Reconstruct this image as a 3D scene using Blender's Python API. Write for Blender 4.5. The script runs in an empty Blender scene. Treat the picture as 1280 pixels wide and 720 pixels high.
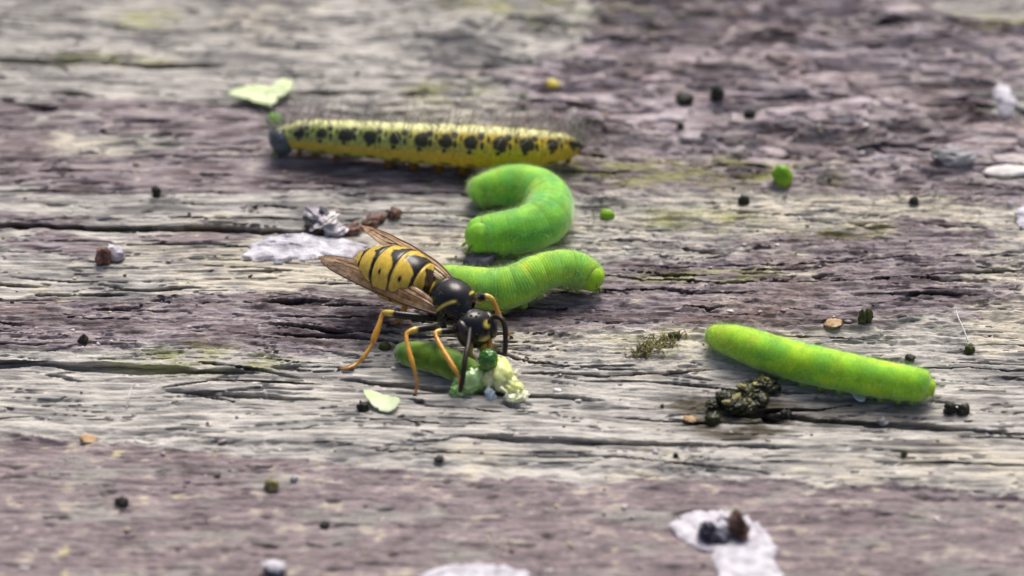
import bpy, math, random
import numpy as np
from mathutils import Vector, Matrix

# ------------------------------------------------------------------ camera, sky, sun, exposure
# units: 1 Blender unit = 1 cm (a close-up of insects on a weathered board)
sc = bpy.context.scene
sc.unit_settings.system = 'METRIC'
sc.unit_settings.scale_length = 0.01
col = sc.collection
PITCH = math.radians(35.0)
DIST = 30.0
LENS, SENSOR = 150.0, 36.0
camd = bpy.data.cameras.new('camera')
cam = bpy.data.objects.new('camera', camd); col.objects.link(cam)
cam.location = (0, -DIST*math.cos(PITCH), DIST*math.sin(PITCH))
cam.rotation_euler = (math.pi/2 - PITCH, 0, 0)
camd.lens = LENS; camd.sensor_width = SENSOR
camd.clip_start = 0.5; camd.clip_end = 2000
camd.dof.use_dof = True
camd.dof.focus_distance = 29.55
camd.dof.aperture_fstop = 0.275
sc.camera = cam

world = bpy.data.worlds.new('World'); sc.world = world; world.use_nodes = True
SUN_EL, SUN_AZ = 56.0, 14.0      # elevation, degrees right of straight behind the scene
wn = world.node_tree.nodes; wl = world.node_tree.links; wn.clear()
sky = wn.new('ShaderNodeTexSky'); sky.sky_type = 'NISHITA'; sky.sun_disc = False
sky.sun_elevation = math.radians(SUN_EL); sky.sun_rotation = math.radians(SUN_AZ)
sky.air_density = .7; sky.dust_density = 7.0; sky.ozone_density = .3
bg = wn.new('ShaderNodeBackground'); bg.inputs['Strength'].default_value = 0.075
wo = wn.new('ShaderNodeOutputWorld')
wl.new(sky.outputs[0], bg.inputs['Color']); wl.new(bg.outputs[0], wo.inputs['Surface'])
sund = bpy.data.lights.new('sun', 'SUN'); sund.energy = 1.5; sund.angle = math.radians(32); sund.color = (1, .985, .96)
sun = bpy.data.objects.new('sun', sund); col.objects.link(sun)
_e, _a = math.radians(SUN_EL), math.radians(SUN_AZ)
sdir = Vector((math.sin(_a)*math.cos(_e), math.cos(_a)*math.cos(_e), math.sin(_e)))
sun.rotation_euler = sdir.to_track_quat('Z', 'Y').to_euler()
sun.location = sdir*40
vs = sc.view_settings
vs.view_transform = 'Standard'; vs.look = 'None'; vs.gamma = 1.0; vs.use_curve_mapping = False
vs.exposure = 0.96
sc.render.engine = 'CYCLES'
sc.cycles.use_denoising = True
sc.cycles.max_bounces = 8; sc.cycles.transparent_max_bounces = 12

# ------------------------------------------------------------------ helpers
FWD = Vector((0, math.cos(PITCH), -math.sin(PITCH))); UPV = Vector((0, math.sin(PITCH), math.cos(PITCH)))
KX = SENSOR/2/LENS
def at(px, py, z=0.0):
    """the place on the board (at height z) that lies at that spot of the photograph"""
    d = FWD + Vector((1, 0, 0))*((px-640)/640*KX) + UPV*(-(py-360)/640*KX)
    t = (z - cam.location.z)/d.z
    return cam.location.copy() + d*t
def depth_of(p): return (Vector(p)-cam.location).dot(FWD)
def cm(px, p): return px*depth_of(p)/(640/KX)

_perm = {}
def pn(x, y, seed=0):
    """2-D gradient noise, about -1..1"""
    if seed not in _perm:
        r = np.random.RandomState(seed+11); p = r.permutation(512); a = r.rand(512)*2*np.pi
        _perm[seed] = (p.astype(np.int32), np.cos(a).astype(np.float32), np.sin(a).astype(np.float32))
    p, gx, gy = _perm[seed]
    x = np.asarray(x, np.float32); y = np.asarray(y, np.float32)
    xi = np.floor(x).astype(np.int32); yi = np.floor(y).astype(np.int32)
    xf = x-xi; yf = y-yi
    u = xf*xf*xf*(xf*(xf*6-15)+10); v = yf*yf*yf*(yf*(yf*6-15)+10)
    p0 = p[xi & 511]; p1 = p[(xi+1) & 511]
    def g(h, dx, dy):
        h = p[h & 511]
        return gx[h]*dx + gy[h]*dy
    a = g(p0+yi, xf, yf); b = g(p1+yi, xf-1, yf); c = g(p0+yi+1, xf, yf-1); d = g(p1+yi+1, xf-1, yf-1)
    ab = a+(b-a)*u
    return np.float32(1.5)*(ab + ((c+(d-c)*u)-ab)*v)
def fbm(x, y, o=4, seed=0, gain=.5, lac=2.03):
    s = 0; amp = 1; tot = 0
    for i in range(o):
        s = s + amp*pn(x*lac**i, y*lac**i, seed+i*7); tot += amp; amp *= gain
    return s/tot
def sst(a, b, x):
    t = np.clip((x-a)/(b-a), 0, 1); return t*t*(3-2*t)
def mix(a, b, t): return a+(b-a)*t

def link(o, parent=None, label=None, cat=None, group=None, kind=None):
    col.objects.link(o)
    if parent is not None: o.parent = parent
    if label: o['label'] = label
    if cat: o['category'] = cat
    if group: o['group'] = group
    if kind: o['kind'] = kind
    return o
def thing(name, loc, label, cat, group=None):
    o = bpy.data.objects.new(name, None); o.empty_display_size = .1
    o.location = loc
    return link(o, None, label, cat, group)
def mesh_obj(name, verts, faces, mat, parent=None, cols=None, smooth=True, **kw):
    """verts in world space; a child keeps its world place under its parent"""
    v = np.asarray(verts, float)
    if parent is not None:
        p = parent; off = np.zeros(3)
        while p is not None: off += np.array(p.location); p = p.parent
        v = v-off
    me = bpy.data.meshes.new(name); me.from_pydata(v.tolist(), [], [list(map(int, f)) for f in faces]); me.update()
    if smooth: me.shade_smooth()
    if cols is not None:
        a = me.color_attributes.new('Col', 'FLOAT_COLOR', 'POINT')
        c = np.ones((len(v), 4)); c[:, :3] = cols
        a.data.foreach_set('color', c.ravel())
    me.materials.append(mat)
    o = bpy.data.objects.new(name, me)
    return link(o, parent, **kw)

def catmull(P, n):
    """P: (k, d) control rows -> n samples and their control index"""
    P = np.asarray(P, float); k = len(P)
    E = np.vstack([2*P[0]-P[1], P, 2*P[-1]-P[-2]])
    u = np.linspace(0, k-1, n); i = np.minimum(u.astype(int), k-2); f = (u-i)[:, None]
    p0, p1, p2, p3 = E[i], E[i+1], E[i+2], E[i+3]
    return .5*((2*p1)+(-p0+p2)*f+(2*p0-5*p1+4*p2-p3)*f**2+(-p0+3*p1-3*p2+p3)*f**3), u
def frames(pts, up=(0, 0, 1)):
    n = len(pts); T = np.gradient(pts, axis=0); T /= np.linalg.norm(T, axis=1)[:, None]+1e-12
    U = np.zeros_like(T); u = np.array(up, float); u -= T[0]*u.dot(T[0]); u /= np.linalg.norm(u); U[0] = u
    for i in range(1, n):
        u = U[i-1]-T[i]*U[i-1].dot(T[i]); U[i] = u/np.linalg.norm(u)
    return T, U, np.cross(T, U)
def sweep(pts, radii, seg=24, up=(0, 0, 1), disp=None, aspect=None, cap=True):
    """tube along pts; theta = 0 on top (dorsal), positive to the side T x U. returns verts, faces, per-vertex (i, theta)"""
    pts = np.asarray(pts, float); n = len(pts)
    T, U, S = frames(pts, up)
    th = np.linspace(0, 2*np.pi, seg, endpoint=False)
    I, TH = np.meshgrid(np.arange(n), th, indexing='ij')
    R = np.asarray(radii, float)[:, None]*np.ones_like(TH)
    if disp is not None: R = R*disp(I, TH)
    A = np.ones(n) if aspect is None else np.asarray(aspect, float)
    V = pts[:, None, :] + R[..., None]*(np.cos(TH)[..., None]*U[:, None, :] + (A[:, None]*np.sin(TH))[..., None]*S[:, None, :])
    V = V.reshape(-1, 3); F = []
    ii = np.arange(n-1)[:, None]*seg; jj = np.arange(seg)[None, :]; jn = (jj+1) % seg
    F = np.stack([ii+jj, ii+jn, ii+seg+jn, ii+seg+jj], -1).reshape(-1, 4).tolist()
    if cap:
        F.append(list(range(seg))[::-1]); F.append(list(range((n-1)*seg, n*seg)))
    return V, F, I.ravel(), TH.ravel()
def tube(name, P, mat, parent, n=24, seg=10, cols=None, up=(0, 0, 1), **kw):
    """P rows: x, y, z, r"""
    Q, u = catmull(P, n)
    V, F, I, TH = sweep(Q[:, :3], np.maximum(Q[:, 3], 1e-4), seg, up)
    c = None
    if cols is not None: c = cols(u[I], TH)
    return mesh_obj(name, V, F, mat, parent, c, **kw)
def join(parts):
    V = []; F = []; k = 0
    for v, f in parts:
        V.append(np.asarray(v)); F += [[i+k for i in q] for q in f]; k += len(v)
    return np.vstack(V), F

_ico = {}
def ico(sub):
    if sub not in _ico:
        import bmesh
        bm = bmesh.new(); bmesh.ops.create_icosphere(bm, subdivisions=sub, radius=1)
        bm.verts.ensure_lookup_table()
        _ico[sub] = (np.array([v.co[:] for v in bm.verts]), [[v.index for v in f.verts] for f in bm.faces]); bm.free()
    return _ico[sub]
def lump_geo(center, size, seed, rough=.25, freq=1.6, sub=3, rot=0.0, tilt=0.0):
    v, f = ico(sub); v = v.copy()
    n = fbm(v[:, 0]*freq+seed*3.1, v[:, 1]*freq+v[:, 2]*freq*1.7, 3, seed)+.6*fbm(v[:, 2]*freq*2+9, v[:, 0]*freq*2-v[:, 1]*freq, 2, seed+3)
    v = v*(1+rough*n)[:, None]*np.array(size)
    M = np.array(Matrix.Rotation(rot, 3, 'Z') @ Matrix.Rotation(tilt, 3, 'Y'))
    return v @ M.T + np.array(center), f

# ------------------------------------------------------------------ materials
def new_mat(name):
    m = bpy.data.materials.new(name); m.use_nodes = True
    return m, m.node_tree.nodes, m.node_tree.links, m.node_tree.nodes['Principled BSDF']
def noise_mat(name, c1, c2, scale=20, rough=.7, spec=.3, bump=.3, sss=0, sss_r=(.05, .05, .02), coat=0, bscale=None, detail=6):
    m, N, L, b = new_mat(name)
    tc = N.new('ShaderNodeTexCoord')
    t = N.new('ShaderNodeTexNoise'); t.inputs['Scale'].default_value = scale; t.inputs['Detail'].default_value = detail
    L.new(tc.outputs['Object'], t.inputs['Vector'])
    r = N.new('ShaderNodeValToRGB'); r.color_ramp.elements[0].position = .3; r.color_ramp.elements[1].position = .7
    r.color_ramp.elements[0].color = (*c1, 1); r.color_ramp.elements[1].color = (*c2, 1)
    L.new(t.outputs[0], r.inputs[0]); L.new(r.outputs[0], b.inputs['Base Color'])
    b.inputs['Roughness'].default_value = rough; b.inputs['Specular IOR Level'].default_value = spec
    b.inputs['Coat Weight'].default_value = coat; b.inputs['Coat Roughness'].default_value = .15
    if sss:
        b.inputs['Subsurface Weight'].default_value = sss; b.inputs['Subsurface Radius'].default_value = sss_r
        b.inputs['Subsurface Scale'].default_value = 1
    if bump:
        t2 = N.new('ShaderNodeTexNoise'); t2.inputs['Scale'].default_value = bscale or scale*2; t2.inputs['Detail'].default_value = 8
        L.new(tc.outputs['Object'], t2.inputs['Vector'])
        bp = N.new('ShaderNodeBump'); bp.inputs['Strength'].default_value = bump; bp.inputs['Distance'].default_value = .02
        L.new(t2.outputs[0], bp.inputs['Height']); L.new(bp.outputs[0], b.inputs['Normal'])
    return m
def vcol_mat(name, rough=.5, spec=.4, sss=0, sss_r=(.05, .06, .02), bump=.2, bscale=60, vary=.25, vscale=25, coat=0, sheen=0):
    """colours laid down per vertex ('Col'), broken up by noise"""
    m, N, L, b = new_mat(name)
    at_ = N.new('ShaderNodeAttribute'); at_.attribute_name = 'Col'
    tc = N.new('ShaderNodeTexCoord')
    t = N.new('ShaderNodeTexNoise'); t.inputs['Scale'].default_value = vscale; t.inputs['Detail'].default_value = 6
    L.new(tc.outputs['Object'], t.inputs['Vector'])
    mr = N.new('ShaderNodeMapRange'); mr.inputs['From Min'].default_value = .25; mr.inputs['From Max'].default_value = .75
    mr.inputs['To Min'].default_value = 1-vary; mr.inputs['To Max'].default_value = 1+vary
    L.new(t.outputs[0], mr.inputs['Value'])
    mx = N.new('ShaderNodeMix'); mx.data_type = 'RGBA'; mx.blend_type = 'MULTIPLY'; mx.inputs[0].default_value = 1
    L.new(at_.outputs['Color'], mx.inputs[6]); L.new(mr.outputs[0], mx.inputs[7]); L.new(mx.outputs[2], b.inputs['Base Color'])
    b.inputs['Roughness'].default_value = rough; b.inputs['Specular IOR Level'].default_value = spec
    b.inputs['Coat Weight'].default_value = coat; b.inputs['Coat Roughness'].default_value = .12
    if sheen:
        b.inputs['Sheen Weight'].default_value = sheen; b.inputs['Sheen Roughness'].default_value = .4
    if sss:
        b.inputs['Subsurface Weight'].default_value = sss; b.inputs['Subsurface Radius'].default_value = sss_r
        b.inputs['Subsurface Scale'].default_value = 1
    if bump:
        t2 = N.new('ShaderNodeTexNoise'); t2.inputs['Scale'].default_value = bscale; t2.inputs['Detail'].default_value = 8
        L.new(tc.outputs['Object'], t2.inputs['Vector'])
        bp = N.new('ShaderNodeBump'); bp.inputs['Strength'].default_value = bump; bp.inputs['Distance'].default_value = .01
        L.new(t2.outputs[0], bp.inputs['Height']); L.new(bp.outputs[0], b.inputs['Normal'])
    return m
M = {}
M['larva'] = vcol_mat('larva_skin', rough=.6, spec=.14, sss=.8, sss_r=(.08, .11, .02), bump=.35, bscale=90, vary=.26, vscale=7, sheen=.7)
M['larva_head'] = vcol_mat('larva_head_skin', rough=.5, spec=.2, sss=.4, sss_r=(.03, .04, .01), bump=.1, bscale=60, vary=.12)
M['spotted'] = vcol_mat('spotted_larva_skin', rough=.5, spec=.35, sss=.2, sss_r=(.03, .03, .01), bump=.3, bscale=70, vary=.2, vscale=30)
M['wasp'] = vcol_mat('wasp_shell', rough=.24, spec=.38, bump=.10, bscale=120, vary=.25, vscale=24)
M['hair'] = noise_mat('pale_hair', (.36, .56, .14), (.60, .70, .34), rough=.6, bump=0)
M['grey_hair'] = noise_mat('grey_hair', (.16, .15, .14), (.60, .58, .54), rough=.6, bump=0)
M['gold_hair'] = noise_mat('wasp_hair', (.25, .18, .08), (.45, .36, .2), rough=.6, bump=0)

# ------------------------------------------------------------------ the board
def graded(lo, hi, step, far, k=24):
    core = np.arange(lo, hi+step/2, step)
    g = np.geomspace(step, far, k).cumsum(); 
    return np.concatenate([(lo-g)[::-1], core, hi+g])
gx = graded(-4.8, 4.8, .0089, 2.2); gy = graded(-3.8, 5.0, .0092, 2.2)
X, Y = np.meshgrid(gx, gy)
def G(px, py): p = at(px, py); return p.x, p.y
def blob(px, py, rx, ry, soft=1.0):
    cx, cy = G(px, py); p = Vector((cx, cy, 0)); a = cm(rx, p); b = cm(ry, p)/math.sin(PITCH)
    d = np.sqrt(((X-cx)/a)**2+((Y-cy)/b)**2)
    return np.clip(1-(d-1)/soft, 0, 1) if soft else (d < 1)*1.0
def linepoly(pts):
    """y of a polyline given in photo pixels, as a function of X"""
    w = np.array([G(*p) for p in pts]); o = np.argsort(w[:, 0]); return np.interp(X, w[o, 0], w[o, 1])

warp = .10*fbm(X*.30, Y*.45, 3, 5)+.022*fbm(X*1.3, Y*2.2, 3, 9)
X = X.astype(np.float32); Y = Y.astype(np.float32)
YW = Y+warp+.035*X      # the grain wanders a little and runs slightly down to the right
# --- how much of the old purple-brown stain is left (1) against bare weathered wood (0)
P = .12+.55*fbm(X*.55, YW*1.6, 4, 21)
for a in [(40, 15, 130, 18, .7), (30, 60, 70, 10, .5), (50, 150, 110, 26, .9), (270, 150, 110, 22, .9), (60, 215, 90, 24, .8),
          (260, 215, 120, 22, .9), (450, 230, 160, 22, .9), (60, 265, 60, 16, .6), (250, 312, 90, 14, .7), (50, 330, 60, 22, .6), (90, 315, 40, 10, .5),
          (40, 410, 70, 28, .8), (230, 415, 110, 26, .9), (320, 400, 80, 26, .8), (420, 400, 70, 50, .7), (470, 60, 40, 16, .4), (370, 70, 60, 10, .6), (560, 90, 60, 12, .4),
          (820, 60, 150, 70, .8), (1000, 80, 190, 80, 1.0), (1180, 60, 130, 60, 1.0), (900, 150, 160, 50, .9), (1130, 170, 160, 35, .7),
          (780, 225, 80, 24, .6), (1000, 215, 110, 16, .5), (1030, 300, 70, 9, .6), (1200, 265, 90, 26, .5), (1130, 310, 70, 26, .5), (1000, 350, 160, 22, .5),
          (820, 330, 80, 24, .35), (760, 395, 130, 30, .85), (930, 385, 120, 20, .7), (1080, 380, 170, 30, .55), (1250, 400, 60, 25, .4), (690, 390, 60, 30, .6)]:
    P += a[4]*blob(*a[:4])
for a in [(250, 40, 200, 40, 1.1), (480, 30, 160, 40, .9), (200, 105, 230, 16, .9), (130, 175, 60, 26, .8), (580, 130, 260, 14, .5), (690, 75, 80, 18, .9), (680, 25, 60, 20, .5), (1240, 14, 60, 14, 1.5), (1215, 123, 100, 16, 1.5),
          (420, 262, 220, 16, .5), (150, 245, 200, 14, .7), (200, 345, 260, 22, .8), (420, 340, 160, 24, .6),
          (150, 500, 330, 36, 1.6), (560, 520, 260, 40, 1.4), (1000, 545, 420, 42, 1.5), (760, 460, 200, 40, 1.2), (1220, 460, 120, 60, .9), (1000, 270, 200, 14, .5), (1120, 345, 130, 10, .4), (820, 262, 200, 16, .4)]:
    P -= a[4]*blob(*a[:4])
edge = linepoly([(-200, 535), (0, 541), (200, 546), (430, 556), (560, 570), (700, 576), (900, 590), (1100, 606), (1280, 624), (1500, 645)])
fr = edge-(Y+.22*fbm(X*1.3, Y*5, 5, 33, .6)+.03*pn(X*7, Y*16, 3))
P = np.where(Y < edge+.8, P+1.6*sst(-.03, .05, fr), P)
P = P*np.where(Y < edge+.2, 1, .78)+.48*fbm(X*1.2, YW*5.0, 4, 41)+.55*fbm(X*2.6, YW*15, 4, 45, .6)+.18*pn(X*9, YW*46, 47)
FRONT = sst(-.02, .10, fr)
BARE_BAND = blob(150, 500, 330, 36)+blob(560, 520, 260, 40)+blob(1000, 545, 420, 42)+blob(760, 470, 200, 36)
BARE_BAND = np.clip(BARE_BAND, 0, 1)*(1-FRONT)
paint = sst(.24, .50, P)
# --- relief
H = .045*fbm(X*.22, YW*.55, 3, 51)
rid = lambda n: 1-np.abs(n)
long_n = pn(X*.42, YW*5.2, 61)*.8+.35*pn(X*1.1, YW*11, 62)
calm = 1-.7*FRONT
H += .015*long_n*calm
med = 2.2*np.abs(pn(X*.8, YW*10, 63))+1.5*np.abs(pn(X*2.0, YW*22, 64))-1.1
H += .010*med*(1-.3*paint)*calm
fine = 1.6*np.abs(pn(X*1.5, YW*36, 65))+pn(X*3, YW*58, 66)
H += .0072*fine*calm
# scaly old stain: terraced flakes, coarse at the upper right, fine in the middle
rough_zone = np.clip(blob(960, 90, 330, 80)+blob(1150, 150, 160, 60)+.5*blob(760, 60, 120, 60), 0, 1)
rough_zone = rough_zone*(1-.9*np.clip(blob(1215, 123, 90, 14, .4)+blob(1240, 12, 60, 12, .4), 0, 1))
# split checks along the grain
c1 = rid(pn(X*.28+3, YW*3.6, 71)+.07*pn(X*2.2, YW*6, 72)); k1 = sst(.970, .988, c1)*sst(-.05, .25, pn(X*.6, YW*1.9, 73))
c2 = rid(pn(X*.8+7, YW*9.3, 74)+.12*pn(X*4, YW*12, 75)); k2 = sst(.948, .976, c2)*sst(.0, .25, pn(X*1.3, YW*3.6, 76))
c3 = rid(pn(X*1.8, YW*19, 77)+.15*pn(X*7, YW*26, 78)); k3 = sst(.915, .962, c3)*sst(-.05, .25, pn(X*2.2, YW*6.0, 79))
CR = (.100*k1+.042*k2*sst(-.1, .3, pn(X*.7, YW*1.3, 80))+.014*k3)*(1-.95*FRONT)*(1-.5*rough_zone)      # depth of the open splits
H -= CR
mid_zone = np.clip(blob(1000, 330, 330, 100)+blob(760, 390, 130, 40)+.9*blob(250, 420, 220, 34), 0, 1)
fl = fbm(X*1.1+fbm(X*3.0, Y*4, 2, 85)*.30, YW*3.2+fbm(X*2.5, Y*3, 2, 88)*.30, 3, 81, .45); fs = fl*5.5; st = np.floor(fs); ft = fs-st
ter = (st+sst(.0, .16, ft)+.25*ft)/5
H += rough_zone*(.165*ter+.006*fbm(X*5, YW*9, 3, 86))
fl2 = fbm(X*2.4, YW*17, 4, 82, .6); fs2 = fl2*4; ft2 = fs2-np.floor(fs2); ter2 = (np.floor(fs2)+sst(0, .3, ft2))/4
H += (mid_zone*.034+.010*paint)*ter2*(1-.7*rough_zone)
cross = rid(pn(X*7.5, YW*5.5, 87)); H -= .008*mid_zone*sst(.95, 1, cross)
H += .011*paint
H += FRONT*(.020*fbm(X*3, Y*7, 4, 91)+.014*ter2-.02*sst(.34, .5, fbm(X*3.2, Y*11, 3, 179)))
H -= .03*FRONT
# knock the ground flat under nothing: named splits seen in the photograph
def split(pts, width, depth, seed):
    global H
    w = np.array([G(*p) for p in pts]); w = w[np.argsort(w[:, 0])]
    x1 = gx; z0 = x1*0
    yy = np.interp(x1, w[:, 0], w[:, 1])+.012*pn(x1*3.1, z0+seed, seed)+.006*pn(x1*11, z0, seed+1)
    L = sst(w[0, 0]-.05, w[0, 0]+.25, x1)*(1-sst(w[-1, 0]-.3, w[-1, 0]+.05, x1))
    wd = width*(.95+.6*pn(x1*1.7, z0+3, seed+2))*L+1e-4
    lo, hi = np.searchsorted(gy, [yy.min()-.1, yy.max()+.1])
    k = np.clip(1-np.abs(Y[lo:hi]-yy)/wd, 0, 1)
    e_ = 1.9*depth*L*sst(0, .40, k)
    H[lo:hi] -= e_; CR[lo:hi] += e_
split([(-300, 278), (0, 283), (120, 287), (230, 289), (330, 292), (425, 298)], .042, .13, 101)
split([(-300, 70), (0, 77), (90, 80), (180, 84), (300, 82)], .045, .10, 103)
split([(-200, 350), (0, 357), (70, 361)], .030, .08, 105)
split([(125, 366), (190, 364), (260, 363)], .032, .07, 107)
split([(30, 371), (110, 372), (160, 370)], .018, .05, 109)
split([(300, 386), (400, 381)], .024, .06, 111)
split([(110, 391), (170, 393)], .028, .05, 113)
split([(-100, 455), (0, 458), (90, 462), (200, 466), (330, 468)], .050, .04, 115)
split([(850, 384), (885, 388), (910, 384)], .030, .07, 117)
split([(1210, 338), (1290, 341)], .030, .07, 119)
split([(800, 345), (900, 344)], .024, .05, 121)
split([(640, 468), (760, 470), (900, 464)], .018, .04, 123)
split([(1110, 130), (1290, 133)], .018, .06, 125)
split([(960, 45), (1070, 50)], .050, .07, 127)
split([(1080, 33), (1140, 30)], .050, .07, 129)
split([(800, 202), (860, 201)], .026, .06, 131)
split([(565, 82), (620, 80)], .050, .06, 133)
split([(745, 52), (800, 52)], .050, .06, 135)
split([(60, 117), (130, 121)], .040, .06, 137)
split([(350, 118), (560, 120)], .03, .05, 139)
split([(420, 475), (600, 492), (760, 500)], .03, .035, 141)
split([(560, 545), (760, 552), (1000, 560)], .03, .03, 143)
split([(900, 515), (1100, 530), (1300, 545)], .035, .035, 145)
split([(200, 490), (420, 505)], .03, .03, 147)
# --- colours of stain, bare wood, algae, dirt and some painted shade
def C(*c): return np.array(c, float)[None, None, :]
n_s = fbm(X*1.2, YW*5, 4, 151)[..., None]; n_f = fbm(X*.95, YW*27, 4, 155, .6)[..., None]; n_w = fbm(X*.8, Y*1.2, 3, 157)[..., None]
n_m = fbm(X*5, YW*22, 3, 159)[..., None]
n_v = fbm(X*5, YW*13, 3, 153)[..., None]; n_x = pn(X*2.5, YW*56, 156)[..., None]; plate = pn(st*3.7+X*.6, st*1.9+YW*1.5, 177)[..., None]
cream = np.clip(.9*blob(1000, 320, 380, 90)+.8*blob(130, 180, 80, 30)+.6*blob(200, 330, 260, 40)+.7*blob(900, 585, 500, 22)+.5*blob(760, 450, 140, 30), 0, 1)[..., None]
bare = mix(C(.238, .230, .220), C(.475, .455, .42), sst(-.40, .25, n_s+.5*n_v))
bare = mix(bare, C(.57, .52, .41), .75*sst(-.02, .45, n_w*.8+.6*n_v+.2*n_f+.5*cream-.25))
bare = mix(bare, C(.15, .143, .145), .8*sst(.06, .40, n_f+.35*n_x-.2*n_s))
bare = mix(bare, C(.54, .515, .465), (BARE_BAND[..., None])*.5*sst(-.25, .3, -n_f-.3*n_x))
n_i = fbm(X*2.6, Y*5.5, 4, 171, .6)[..., None]; n_j = fbm(X*11, Y*15, 3, 173)[..., None]
stain = mix(C(.105, .080, .086), C(.275, .232, .248), sst(-.45, .35, n_s+.7*n_m+.4*n_x+.5*n_f))
stain = mix(stain, C(.16, .105, .090), .5*sst(.1, .5, n_w+.3*n_v))
stain = mix(stain, C(.365, .328, .348), .6*sst(.05, .5, n_v+.2*rough_zone[..., None]))
stain = stain*(1+(.10+.9*plate)*rough_zone[..., None])
stain = mix(stain, C(.50, .45, .36), .65*sst(.28, .55, n_m+.3*n_s))
fr_c = C(.205, .164, .172)*(1+.85*n_i+.45*n_j+.25*n_f)
fr_c = mix(fr_c, C(.42, .385, .28), .75*sst(.16, .42, .6*n_j+.7*n_i+.25*n_v))
fr_c = mix(fr_c, C(.26, .26, .235), .7*sst(.05, .4, fbm(X*1.6, Y*4.5, 4, 175)[..., None]))
fr_c = mix(fr_c, C(.05, .042, .042), .8*sst(.34, .5, fbm(X*3.2, Y*11, 3, 179)[..., None]))
stain = mix(stain, fr_c, .85*FRONT[..., None])
Cc = mix(bare, stain, paint[..., None]*.94)
alg = np.zeros_like(X)
for a in [(850, 215, 130, 14, .8), (870, 272, 50, 10, .9), (880, 346, 60, 6, .9), (250, 455, 70, 12, .8), (560, 118, 40, 12, .6), (180, 22, 30, 12, .8), (130, 78, 60, 7, .7), (1060, 290, 50, 8, .6), (640, 5, 60, 10, .7), (820, 428, 40, 12, .5), (1250, 30, 30, 8, .6), (650, 358, 30, 20, .4), (700, 20, 100, 10, .3)]:
    alg = np.maximum(alg, a[4]*blob(*a[:4]))
alg = alg*sst(-.35, .35, fbm(X*4, YW*11, 3, 161))
Cc = mix(Cc, C(.30, .31, .09), .75*alg[..., None])
wet = np.maximum(np.maximum(blob(925, 520, 60, 24, .5), blob(880, 505, 40, 10, .8)), .6*blob(1020, 515, 110, 14, .8))*sst(-.6, .1, fbm(X*5, Y*9, 3, 163))  # wet stain round the heap; the long blob is caterpillar shadow painted in
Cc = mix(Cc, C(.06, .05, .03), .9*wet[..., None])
och = sst(.50, .66, fbm(X*4, Y*7, 3, 165))*FRONT
Cc = mix(Cc, C(.52, .46, .24), .8*och[..., None])
dark_spk = sst(.5, .66, fbm(X*8, YW*20, 3, 167))
Cc = mix(Cc, C(.06, .055, .055), .55*dark_spk[..., None])
Cc = Cc*(1+.10*FRONT[..., None])
lite_spk = sst(.55, .7, fbm(X*10, Y*15, 2, 169))*(1-FRONT*.5)
Cc = mix(Cc, C(.62, .60, .60), .6*lite_spk[..., None])
Cc = np.clip(Cc, .012, .8)

ny, nx = X.shape
YS = Y+.95*CR            # the splits run in under the wood at a slant
vv = np.stack([X, YS, H], -1).reshape(-1, 3).astype(np.float32)
idx = np.arange(nx*ny).reshape(ny, nx)
ff = np.stack([idx[:-1, :-1], idx[:-1, 1:], idx[1:, 1:], idx[1:, :-1]], -1).reshape(-1, 4).astype(np.int32)
me = bpy.data.meshes.new('weathered_board')
me.vertices.add(len(vv)); me.vertices.foreach_set('co', vv.ravel())
me.loops.add(ff.size); me.loops.foreach_set('vertex_index', ff.ravel())
me.polygons.add(len(ff)); me.polygons.foreach_set('loop_start', np.arange(0, ff.size, 4, dtype=np.int32))
me.polygons.foreach_set('loop_total', np.full(len(ff), 4, dtype=np.int32))
me.polygons.foreach_set('use_smooth', np.ones(len(ff), dtype=bool))
me.update(calc_edges=True)
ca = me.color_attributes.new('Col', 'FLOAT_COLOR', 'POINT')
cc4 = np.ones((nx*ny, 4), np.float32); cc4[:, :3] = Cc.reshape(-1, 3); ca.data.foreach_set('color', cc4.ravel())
def board_mat():
    m, N, L, b = new_mat('weathered_wood')
    a = N.new('ShaderNodeAttribute'); a.attribute_name = 'Col'
    tc = N.new('ShaderNodeTexCoord'); mp = N.new('ShaderNodeMapping'); mp.inputs['Scale'].default_value = (.13, 1, 1)
    L.new(tc.outputs['Object'], mp.inputs['Vector'])
    t = N.new('ShaderNodeTexNoise'); t.inputs['Scale'].default_value = 55; t.inputs['Detail'].default_value = 7; t.inputs['Roughness'].default_value = .65
    L.new(mp.outputs[0], t.inputs['Vector'])
    mr = N.new('ShaderNodeMapRange'); mr.inputs['From Min'].default_value = .3; mr.inputs['From Max'].default_value = .7
    mr.inputs['To Min'].default_value = .62; mr.inputs['To Max'].default_value = 1.3
    L.new(t.outputs[0], mr.inputs['Value'])
    mx = N.new('ShaderNodeMix'); mx.data_type = 'RGBA'; mx.blend_type = 'MULTIPLY'; mx.inputs[0].default_value = 1
    L.new(a.outputs['Color'], mx.inputs[6]); L.new(mr.outputs[0], mx.inputs[7]); L.new(mx.outputs[2], b.inputs['Base Color'])
    bp = N.new('ShaderNodeBump'); bp.inputs['Strength'].default_value = .6; bp.inputs['Distance'].default_value = .012
    g2 = N.new('ShaderNodeTexNoise'); g2.inputs['Scale'].default_value = 95; g2.inputs['Detail'].default_value = 5
    mp2 = N.new('ShaderNodeMapping'); mp2.inputs['Scale'].default_value = (.45, 1, 1); L.new(tc.outputs['Object'], mp2.inputs['Vector']); L.new(mp2.outputs[0], g2.inputs['Vector'])
    ad = N.new('ShaderNodeMath'); ad.operation = 'ADD'; L.new(t.outputs[0], ad.inputs[0]); L.new(g2.outputs[0], ad.inputs[1])
    L.new(ad.outputs[0], bp.inputs['Height']); L.new(bp.outputs[0], b.inputs['Normal'])
    b.inputs['Roughness'].default_value = .85; b.inputs['Specular IOR Level'].default_value = .12
    return m
me.materials.append(board_mat())
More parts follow.
